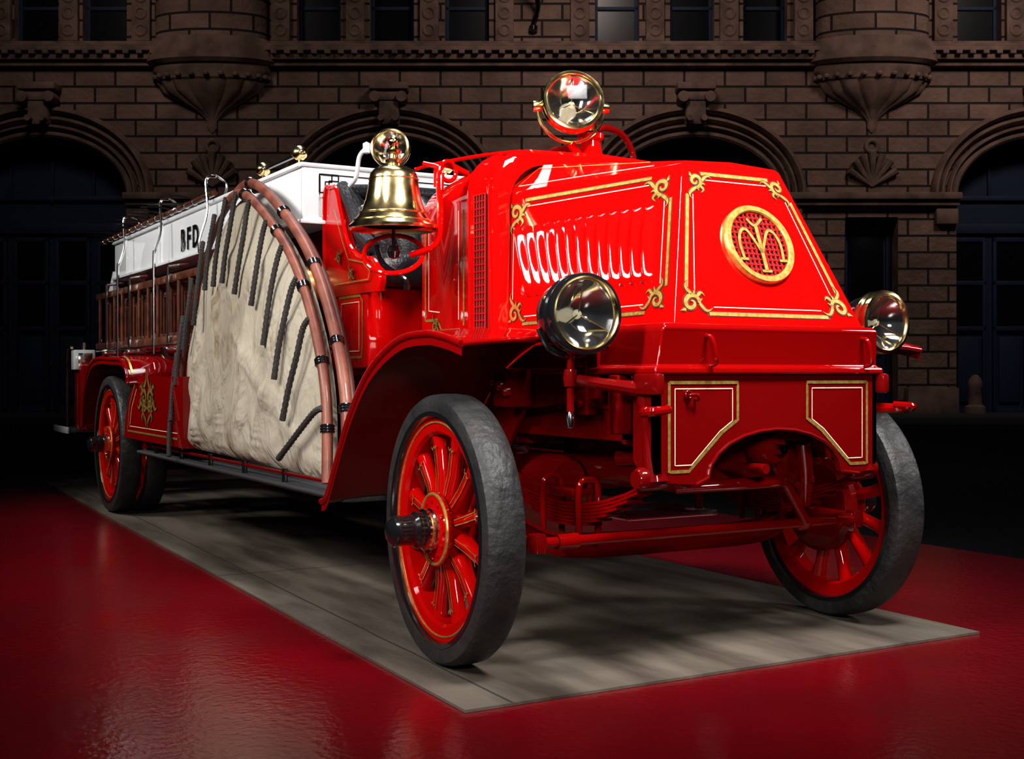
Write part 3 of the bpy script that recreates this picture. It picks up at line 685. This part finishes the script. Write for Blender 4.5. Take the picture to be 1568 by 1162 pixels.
# ------------------------------------------------------------------ life net (folded, canvas)
net=empty('life_net')
out=[(-3.47,.56),(-3.58,.82),(-3.58,1.10),(-3.44,1.44),(-3.16,1.75),(-2.85,1.91),(-2.55,1.91),(-2.1,1.72),(-1.70,1.48),(-1.39,1.18),(-1.20,.88),(-1.12,.53)]
def yl(z): return -.925+.10*(z-.57)/1.3
oc=catmull([V((a,0,b)) for a,b in out],8)
cn=Part('canvas',net); ctr=V((-2.35,0,.56)); 
bot=[V((-3.47+(2.35)*i/20,0,.56-.03*i/20)) for i in range(1,20)][::-1]
loop=oc+bot
CR=((-3.0,1.7,-2.6,.6,.035,.024),(-2.7,1.6,-3.4,.8,.04,.02),(-2.2,1.5,-2.3,.55,.035,.026),(-1.7,1.2,-2.1,.55,.035,.024),(-3.3,1.3,-3.1,.6,.03,.018),(-2.5,1.2,-1.5,.7,.04,.018),(-2.05,1.6,-2.9,1.0,.03,.014))
def fold(x,z):
    cre=0
    for (ax_,az,bx,bz,wd,am) in CR:
        dx,dz=bx-ax_,bz-az; L2=dx*dx+dz*dz; t=max(0,min(1,((x-ax_)*dx+(z-az)*dz)/L2))
        d=math.hypot(x-ax_-dx*t,z-az-dz*t)+.03*noise.noise(V((x*4,z*4,1))); cre-=am*math.exp(-(d/wd)**2)
    return cre+.036*noise.noise(V((x*1.6,z*1.3,0)))+.010*noise.noise(V((x*5,z*3.2,3)))
for side,s0 in ((0,-.065),(1,.03)):
    rows=[]
    cc=V((-2.35,0,.95))
    for j in range(0,71):
        t=j/70; row=[]
        for q in loop:
            p=cc+(q-cc)*t
            ang=math.atan2(q.z-cc.z,q.x-cc.x)
            w=fold(p.x,p.z)-.01+ .014*math.sin(ang*14)*t**3
            b=(s0*(1-t**5)) + (w if side==0 else 0)*(1-t**10)
            row.append(V((p.x,yl(p.z)+b,p.z)))
        rows.append(row)
    cn.grid(rows,CAN,wrap=True)
cn.done(ang=80,merge=1e-4)
hp=Part('hoops',net)
def off(P,dx,dy,s=1.0):
    c0=V((-2.35,0,.8)); return [V((c0.x+(q.x-c0.x)*s+dx,yl(q.z)+dy,c0.z+(q.z-c0.z)*s)) for q in P]
R_=oc[40:]; L_=oc[:44]
hp.tube(off(L_,0,-.03,1.012),.016,TUBED,n=12); hp.tube(off(R_,0,-.05,1.01),.024,TUBE,n=14)
hp.tube(off(oc[38:],.095,-.02,1.05),.025,TUBE,n=14); hp.tube(off(oc[44:],.04,.04,1.03),.018,TUBED,n=12)
for k in (8,18,27,36,43): 
    for P in (off(R_,0,-.05,1.01),off(oc[38:],.095,-.02,1.05)):
        if k<len(P)-1:
            d=(P[k+1]-P[k]).normalized()
            for e in (-.012,0,.012): hp.torus(P[k]+d*e,d,.026,.007,BLACK,n=14,m=6)
hp.done()
sp_=Part('tension_straps',net)
idx=[10,16,21,26,31,36,41,46,51,56,61,66,71,81]
for n_,i in enumerate(idx):
    q=oc[min(i,len(oc)-1)]
    dx=0.25-0.30*min(1,(i-10)/30) if i<40 else -.05-.40*((i-40)/45)**1.6
    d=V((dx,0,-1)).normalized()
    if i>78: d=V((-1,0,-.6)).normalized()
    L=.36 if i<22 else .42
    if i in (26,36,56): L=.36
    c=V((-2.35,0,.7)); s0=q+(q-c).normalized()*.02; q=q-(q-c).normalized()*.015+d*.03
    pts=[V((s0.x,yl(s0.z)-.075,s0.z)),V((q.x,yl(q.z)-.085,q.z))]+[V((q.x+d.x*L*t+.012*math.sin(t*3+i),yl(q.z+d.z*L*t)-.085-.02*math.sin(t*pi/2),q.z+d.z*L*t)) for t in (.3,.65,1)]
    cp=catmull(pts,10)
    sp_.tube(cp,[.012+.003*(k%2) for k in range(len(cp))],STRAP,n=8)
    sp_.tube([cp[-3],cp[-1]],.015,STRAP,n=8)
sp_.done()

# ------------------------------------------------------------------ floor
FR=mk('red_gloss_floor',(0.125,0.0012,0.004),rough=0.09,spec=.45,col2=(0.09,0.001,0.003),nscale=1.5,rough2=0.22,bump=0.22,bscale=35)
CO=mk('worn_concrete',(0.115,0.095,0.075),rough=0.6,spec=.25,col2=(0.034,0.025,0.019),nscale=2.0,bump=0.35,bscale=25,contrast=(.40,.66),stretch=(.45,2.2,1))
CD=mk('seam',(0.012,0.009,0.007),rough=0.9)
ASP=mk('asphalt',(0.0035,0.0035,0.005),rough=0.7,spec=.1,bump=0.5,bscale=10)
g=Part('ground'); g.add([(-60,-60,-.03),(60,-60,-.03),(60,60,-.03),(-60,60,-.03)],[[0,1,2,3]],ASP); g.done(smooth=False)
f=Part('floor'); f.prism([(-9.2,-5.5,-.028),(6.0,-5.5,-.028),(6.0,2.82,-.028),(-9.2,2.82,-.028)],(0,0,.018),FR); f.done(smooth=False)
cpad=Part('concrete_pad'); cq=[(.544,-1.191),(.534,1.03),(-8.43,1.18),(-8.43,-.954)]
cpad.prism([(x,y,-.009) for x,y in cq],(0,0,.009),CO)
def seam(a,b,w=.006):
    n=60; pts=[]
    for i in range(n+1):
        t=i/n; pts.append(V((a[0]+(b[0]-a[0])*t,a[1]+(b[1]-a[1])*t+.006*noise.noise(V((t*30,0,a[1]))),0)))
    cpad.ribbon(pts,V((0,0,1)),w,CD,.001)
seam((.54,-1.03),(-8.4,-.80),.008); seam((-2.2,-1.12),(-2.2,1.05),.006); seam((-5.2,-1.04),(-5.2,1.1),.006)
cpad.done(smooth=False,merge=0)

# ------------------------------------------------------------------ building facade
fac=empty('building_facade',(-20.23,11.60,0),math.radians(60.28))
def stone():
    m=bpy.data.materials.new('rusticated_stone'); m.use_nodes=True; nt=m.node_tree; b=nt.nodes['Principled BSDF']; b.inputs['Roughness'].default_value=.85
    tc=nt.nodes.new('ShaderNodeTexCoord'); sep=nt.nodes.new('ShaderNodeSeparateXYZ'); cmb=nt.nodes.new('ShaderNodeCombineXYZ')
    nt.links.new(tc.outputs['Object'],sep.inputs[0]); nt.links.new(sep.outputs['X'],cmb.inputs['X']); nt.links.new(sep.outputs['Z'],cmb.inputs['Y'])
    br=nt.nodes.new('ShaderNodeTexBrick'); br.inputs['Scale'].default_value=1.0; br.inputs['Brick Width'].default_value=.92; br.inputs['Row Height'].default_value=.375
    br.inputs['Mortar Size'].default_value=.028; br.inputs['Mortar Smooth'].default_value=.3
    br.inputs['Color1'].default_value=(.30,.185,.145,1); br.inputs['Color2'].default_value=(.20,.123,.095,1); br.inputs['Mortar'].default_value=(.012,.008,.007,1)
    nt.links.new(cmb.outputs[0],br.inputs['Vector'])
    n=nt.nodes.new('ShaderNodeTexNoise'); n.inputs['Scale'].default_value=1.3; n.inputs['Detail'].default_value=8; nt.links.new(tc.outputs['Object'],n.inputs['Vector'])
    mx=nt.nodes.new('ShaderNodeMixRGB'); mx.blend_type='MULTIPLY'; mx.inputs[0].default_value=.8
    nt.links.new(br.outputs['Color'],mx.inputs[1]); r=nt.nodes.new('ShaderNodeValToRGB'); r.color_ramp.elements[0].position=.3; r.color_ramp.elements[0].color=(.4,.37,.35,1); r.color_ramp.elements[1].position=.7
    nt.links.new(n.outputs['Fac'],r.inputs['Fac']); nt.links.new(r.outputs['Color'],mx.inputs[2]); nt.links.new(mx.outputs[0],b.inputs['Base Color'])
    n3=nt.nodes.new('ShaderNodeTexNoise'); n3.inputs['Scale'].default_value=7; n3.inputs['Detail'].default_value=6; nt.links.new(tc.outputs['Object'],n3.inputs['Vector'])
    b0=nt.nodes.new('ShaderNodeBump'); b0.inputs['Strength'].default_value=.7; b0.inputs['Distance'].default_value=.06; nt.links.new(n3.outputs['Fac'],b0.inputs['Height'])
    bp=nt.nodes.new('ShaderNodeBump'); bp.inputs['Strength'].default_value=1; bp.inputs['Distance'].default_value=.05; bp.invert=True
    nt.links.new(b0.outputs[0],bp.inputs['Normal'])
    nt.links.new(br.outputs['Fac'],bp.inputs['Height']); nt.links.new(bp.outputs['Normal'],b.inputs['Normal']); return m
STN=stone()
TRIM=mk('carved_stone',(.24,.148,.115),rough=.85,col2=(.11,.068,.054),nscale=2.5,bump=.6,bscale=6)
NAVY=mk('navy_painted_timber',(.018,.030,.068),rough=.6,spec=.2)
WGL=mk('dark_window_glass',(.004,.005,.008),rough=.25,spec=.3)
arc=(-19.2,-11.3,-3.44,3.44,11.3,19.2); ia,ib,zs=1.92,1.33,5.03; sd=(-7.46,7.46)
def zb(x):
    for c in arc:
        if abs(x-c)<ia: return zs+ib*math.sqrt(max(0,1-((x-c)/ia)**2))
    for c in sd:
        if abs(x-c)<.6: return 4.55
    return 0
xs=set()
x=-23.0
while x<=23.001: xs.add(round(x,4)); x+=.1
for c in arc: xs|={round(c-ia,4),round(c-ia+.0002,4),round(c+ia,4),round(c+ia-.0002,4)}
for c in sd: xs|={round(c-.6,4),round(c+.6,4),round(c-.599,4),round(c+.599,4)}
xs=sorted(xs)
w=Part('stone_wall',fac)
w.grid([[V((x,0,8.0)) for x in xs],[V((x,0,zb(x) if zb(x) else 0)) for x in xs]],STN)
w.grid([[V((x,0,zb(x))) for x in xs],[V((x,.9,zb(x))) for x in xs]],TRIM)
for c,hw,zt in [(c,ia,zs) for c in arc]+[(c,.6,4.55) for c in sd]:
    for sg in (-1,1): w.add([(c+sg*hw,0,0),(c+sg*hw,0,zt),(c+sg*hw,.9,zt),(c+sg*hw,.9,0)],[[0,1,2,3]],TRIM)
wins=[s*v for v in (1.7,3.4,5.05,9.9,11.45,13.0,16.0,18.0) for s in (1,-1)]; wins.sort()
edges=[-23.0]
for c in wins: edges+=[c-.5,c+.5]
edges.append(23.0)
for i in range(0,len(edges),2): w.add([(edges[i],0,8),(edges[i+1],0,8),(edges[i+1],0,13),(edges[i],0,13)],[[0,1,2,3]],STN)
for c in wins:
    w.add([(c-.5,0,8),(c+.5,0,8),(c+.5,0,8.5),(c-.5,0,8.5)],[[0,1,2,3]],STN); w.add([(c-.5,0,11.2),(c+.5,0,11.2),(c+.5,0,13),(c-.5,0,13)],[[0,1,2,3]],STN)
    for sg in (-1,1): w.add([(c+sg*.5,0,8.5),(c+sg*.5,0,11.2),(c+sg*.5,.35,11.2),(c+sg*.5,.35,8.5)],[[0,1,2,3]],TRIM)
    w.add([(c-.5,0,8.5),(c+.5,0,8.5),(c+.5,.35,8.5),(c-.5,.35,8.5)],[[0,1,2,3]],TRIM)
w.done(smooth=False,merge=0)
tr=Part('carved_trim',fac)
for c in arc:
    for a,b,ww,pr in ((1.98,1.39,.07,.10),(2.12,1.55,.05,.16),(2.28,1.74,.06,.13),(2.44,1.93,.08,.2)):
        pts=[V((c+a*math.cos(pi*i/40),-pr*.3,zs+b*math.sin(pi*i/40))) for i in range(41)]
        rows=[]
        for i,p in enumerate(pts):
            t=pi*i/40; nrm=V((math.cos(t),0,math.sin(t)))
            rows.append([p-nrm*ww+V((0,.05,0)),p-nrm*ww-V((0,pr*.5,0)),p-nrm*ww*.3-V((0,pr,0)),p+nrm*ww*.3-V((0,pr,0)),p+nrm*ww-V((0,pr*.5,0)),p+nrm*ww+V((0,.05,0))])
        tr.grid(rows,TRIM)
    tr.box((c,-.22,7.43),(.86,.5,.16),TRIM,.03); tr.box((c,-.18,7.22),(.70,.42,.22),TRIM,.05); tr.box((c,-.16,6.85),(.46,.40,.55),TRIM,.06)
    for sg in (-1,1):
        tr.lathe([(0,-.2),(.12,-.2),(.13,0),(.12,.2),(0,.2)],TRIM,(c+sg*.30,-.30,7.18),(0,1,0),n=18); tr.lathe([(0,-.2),(.07,-.2),(.08,0),(0,.1)],TRIM,(c+sg*.16,-.32,6.7),(0,1,0),n=14)
pe=[]
for i in range(len(arc)-1): pe.append((arc[i]+ia,arc[i+1]-ia))
for a,b in pe:
    tr.box(((a+b)/2,-.10,5.0),(b-a+.1,.36,.16),TRIM,.03); tr.box(((a+b)/2,-.06,4.84),(b-a+.04,.25,.10),TRIM,.02)
    for e in (a+.25,b-.25): tr.box((e,-.06,4.55),(.5,.2,.35),TRIM,.03)
    tr.box(((a+b)/2,-.1,.35),(b-a+.06,.35,.7),TRIM,.04) if b-a<3.5 else [tr.box((q,-.1,.35),(1.15,.35,.7),TRIM,.04) for q in (a+.6,b-.6)]
for z,hh,pr in ((7.98,.10,.18),(8.12,.14,.30),(8.27,.10,.42),(8.36,.06,.36),(8.46,.08,.15)):
    tr.box((0,-pr/2,z),(46,pr,hh),TRIM,.015)
for k in range(150): tr.box((-22.5+k*.3,-.36,8.19),(.13,.16,.09),TRIM,.01)
FL=Matrix(((1,0,0),(0,.45,0),(0,0,1)))
for c in sd:
    pr=[(0.02,6.45),(.10,6.55),(.10,6.70),(.16,6.78),(.36,6.95),(.72,7.15),(1.02,7.35),(1.14,7.55)]
    tr.lathe(pr,TRIM,(c,-.02,0),n=128,a0=pi,a1=2*pi,flute=.10,M=FL); tr.lathe([(1.14,7.55),(1.24,7.6),(1.24,7.72),(1.32,7.8),(1.32,7.92)],TRIM,(c,-.02,0),n=48,a0=pi,a1=2*pi,M=FL)
    tr.lathe([(1.28,7.92),(1.45,8.0),(1.45,8.3),(1.38,8.42),(1.3,8.5)],TRIM,(c,-.1,0),n=48,a0=pi,a1=2*pi,M=FL)
    for k in range(13): a=pi+pi*k/12; tr.lathe([(0,-.06),(.06,-.04),(.07,0),(.04,.05),(0,.06)],TRIM,(c+1.28*math.cos(a),-.05+.58*math.sin(a),7.66),n=10)
    for k in range(7): a=pi*(.15+.7*k/6); tr.tube([V((c,-.02,5.25)),V((c+.6*math.cos(a),-.10,5.25+.75*math.sin(a)))],[.03,.09],TRIM,n=8)
    tr.torus((c,-.02,6.15),(0,1,0),.13,.05,TRIM,n=20,m=8)
pil=[]
for s_ in (1,-1):
    for v in (.85,2.55,4.22,5.9,9.05,10.68,12.2): pil.append(s_*v)
for c in pil:
    tr.box((c,-.06,10),(.42,.16,3.0),TRIM,.02)
    for k in range(8): tr.torus((c,-.14,8.75+.38*k),(0,1,0),.12,.035,TRIM,n=16,m=6)
for c in sd:
    tr.lathe([(1.25,8.5),(1.25,13)],STN,(c,-.1,0),n=40,a0=pi,a1=2*pi,M=FL)
tr.done(ang=40,merge=0)
for i,c in enumerate(wins):
    p=Part('window_%d'%(i+1),fac); p.box((c,.33,9.85),(1.0,.02,2.7),WGL,0)
    for z in (8.55,9.35,11.15): p.box((c,.30,z),(1.0,.06,.08),NAVY)
    for e in (-.46,.46): p.box((c+e,.30,9.85),(.08,.06,2.7),NAVY)
    p.done()
for i,c in enumerate(arc):
    p=Part('door_%d'%(i+1),fac)
    pts=[V((c+ia*math.cos(pi*k/30),.62,zs+ib*math.sin(pi*k/30))) for k in range(31)]+[V((c-ia,.62,0)),V((c+ia,.62,0))]
    p.prism(pts,(0,.04,0),NAVY)
    p.box((c,.58,4.35),(2*ia,.12,.22),NAVY); p.box((c,.58,5.05),(2*ia,.10,.10),NAVY)
    for k in range(-1,2): p.box((c+k*.96,.59,5.6),(.07,.08,1.3 if k==0 else 1.05),NAVY)
    for k in range(4):
        q=c-1.44+.96*k
        p.box((q,.60,3.1),(.70,.05,2.0),WGL,.0); 
        for e in (-.36,.36): p.box((q+e,.58,2.1),(.08,.1,4.1),NAVY)
        for z in (2.05,4.1,.15,3.1): p.box((q,.58,z),(.8,.1,.1),NAVY)
        p.box((q,.59,1.1),(.5,.07,1.5),NAVY,.03)
    p.done()
for i,c in enumerate(sd):
    p=Part('door_%d'%(i+7),fac); p.box((c,.5,2.27),(1.2,.05,4.55),NAVY); p.box((c,.46,3.4),(.8,.05,1.6),WGL)
    for z in (1.0,2.4,4.3): p.box((c,.46,z),(1.15,.08,.12),NAVY)
    for e in (-.52,.52): p.box((c+e,.46,2.27),(.12,.08,4.5),NAVY)
    p.done()
sw_=Part('sidewalk',fac)
sw_.box((0,-1.5,.05),(50,3.4,.16),mk('paving',(.03,.03,.036),rough=.7,bump=.4,bscale=5),.02)
sw_.done()
bo=Part('bollard',fac)
bo.lathe([(.22,0),(.22,.15),(.15,.2),(.13,.55),(.16,.62),(.14,.75),(.06,.85),(0,.87)],TRIM,(9.6,-.55,.12),n=24)
bo.done()
lb=Part('wall_lamp_bracket',fac)
lb.tube([(-.2,-.05,8.9),(-.1,-.3,9.3),(-.3,-.6,9.7),(-.6,-.7,9.8)],.06,BLACK,sp=6); lb.lathe([(0,-.1),(.1,-.05),(.1,.05),(0,.1)],BLACK,(-.2,-.08,8.8),n=14); lb.done()

# ------------------------------------------------------------------ lights
def area(name,loc,tgt,size,energy,col=(1,1,1),sy=None,spread=180):
    l=bpy.data.lights.new(name,'AREA'); l.energy=energy; l.color=col; l.size=size
    if sy: l.shape='RECTANGLE'; l.size_y=sy
    l.spread=math.radians(spread)
    o=bpy.data.objects.new(name,l); sc.collection.objects.link(o); o.location=loc
    o.rotation_euler=(V(tgt)-V(loc)).to_track_quat('-Z','Y').to_euler(); return o
area('softbox_key',(2.3,-.3,4.3),(.1,-.05,1.55),1.2,70,(1,.97,.93),.9,spread=54)
area('softbox_side',(-1.8,-4.4,3.4),(-2.5,-.7,1.4),2.2,38,(1,.96,.90),.8,spread=66)
area('softbox_hood_side',(1.0,-4.0,3.5),(-.1,-.45,1.5),.55,55,(1,.98,.96),2.6,spread=60)
area('softbox_rear_side',(-5.6,-3.8,3.6),(-5.2,-.8,1.35),1.6,24,(1,.97,.93),.6,spread=56)
area('softbox_top',(-2.8,-.5,5.0),(-2.8,0,1.5),4.5,60,(.95,.97,1),.9,spread=80)
area('softbox_far_side',(1.5,4.4,3.2),(.2,.4,.8),.9,16,(1,.95,.92),.9,spread=75)
area('softbox_front_fill',(5.6,-3.3,2.7),(.2,-.3,1.2),.5,14,(1,.97,.94),.7,spread=50)
R3=Matrix.Rotation(math.radians(60.28),4,'Z')
def fl(x,y,z): return V(fac.location)+R3@V((x,y,z))
for k,(x,e) in enumerate(((-9,38),(1,82),(10,88))):
    area('facade_fill_%d'%k,fl(x,-7,12.0),fl(x,0,7.2),2.0,e,(1,.82,.72),spread=100)  # unseen fill lamps, added to light the facade
wd=bpy.data.worlds.new('World'); sc.world=wd; wd.use_nodes=True
wd.node_tree.nodes['Background'].inputs[0].default_value=(.3,.42,.8,1); wd.node_tree.nodes['Background'].inputs[1].default_value=.007

# ------------------------------------------------------------------ camera
cam=bpy.data.cameras.new('camera'); co=bpy.data.objects.new('camera',cam); sc.collection.objects.link(co)
cam.sensor_width=36; cam.lens=36*1894/1568; cam.shift_y=-0.0045; cam.clip_end=200
co.location=(3.755,-2.865,.98)
d=V((-.8686,.4955,0)); co.rotation_euler=d.to_track_quat('-Z','Y').to_euler()
sc.camera=co
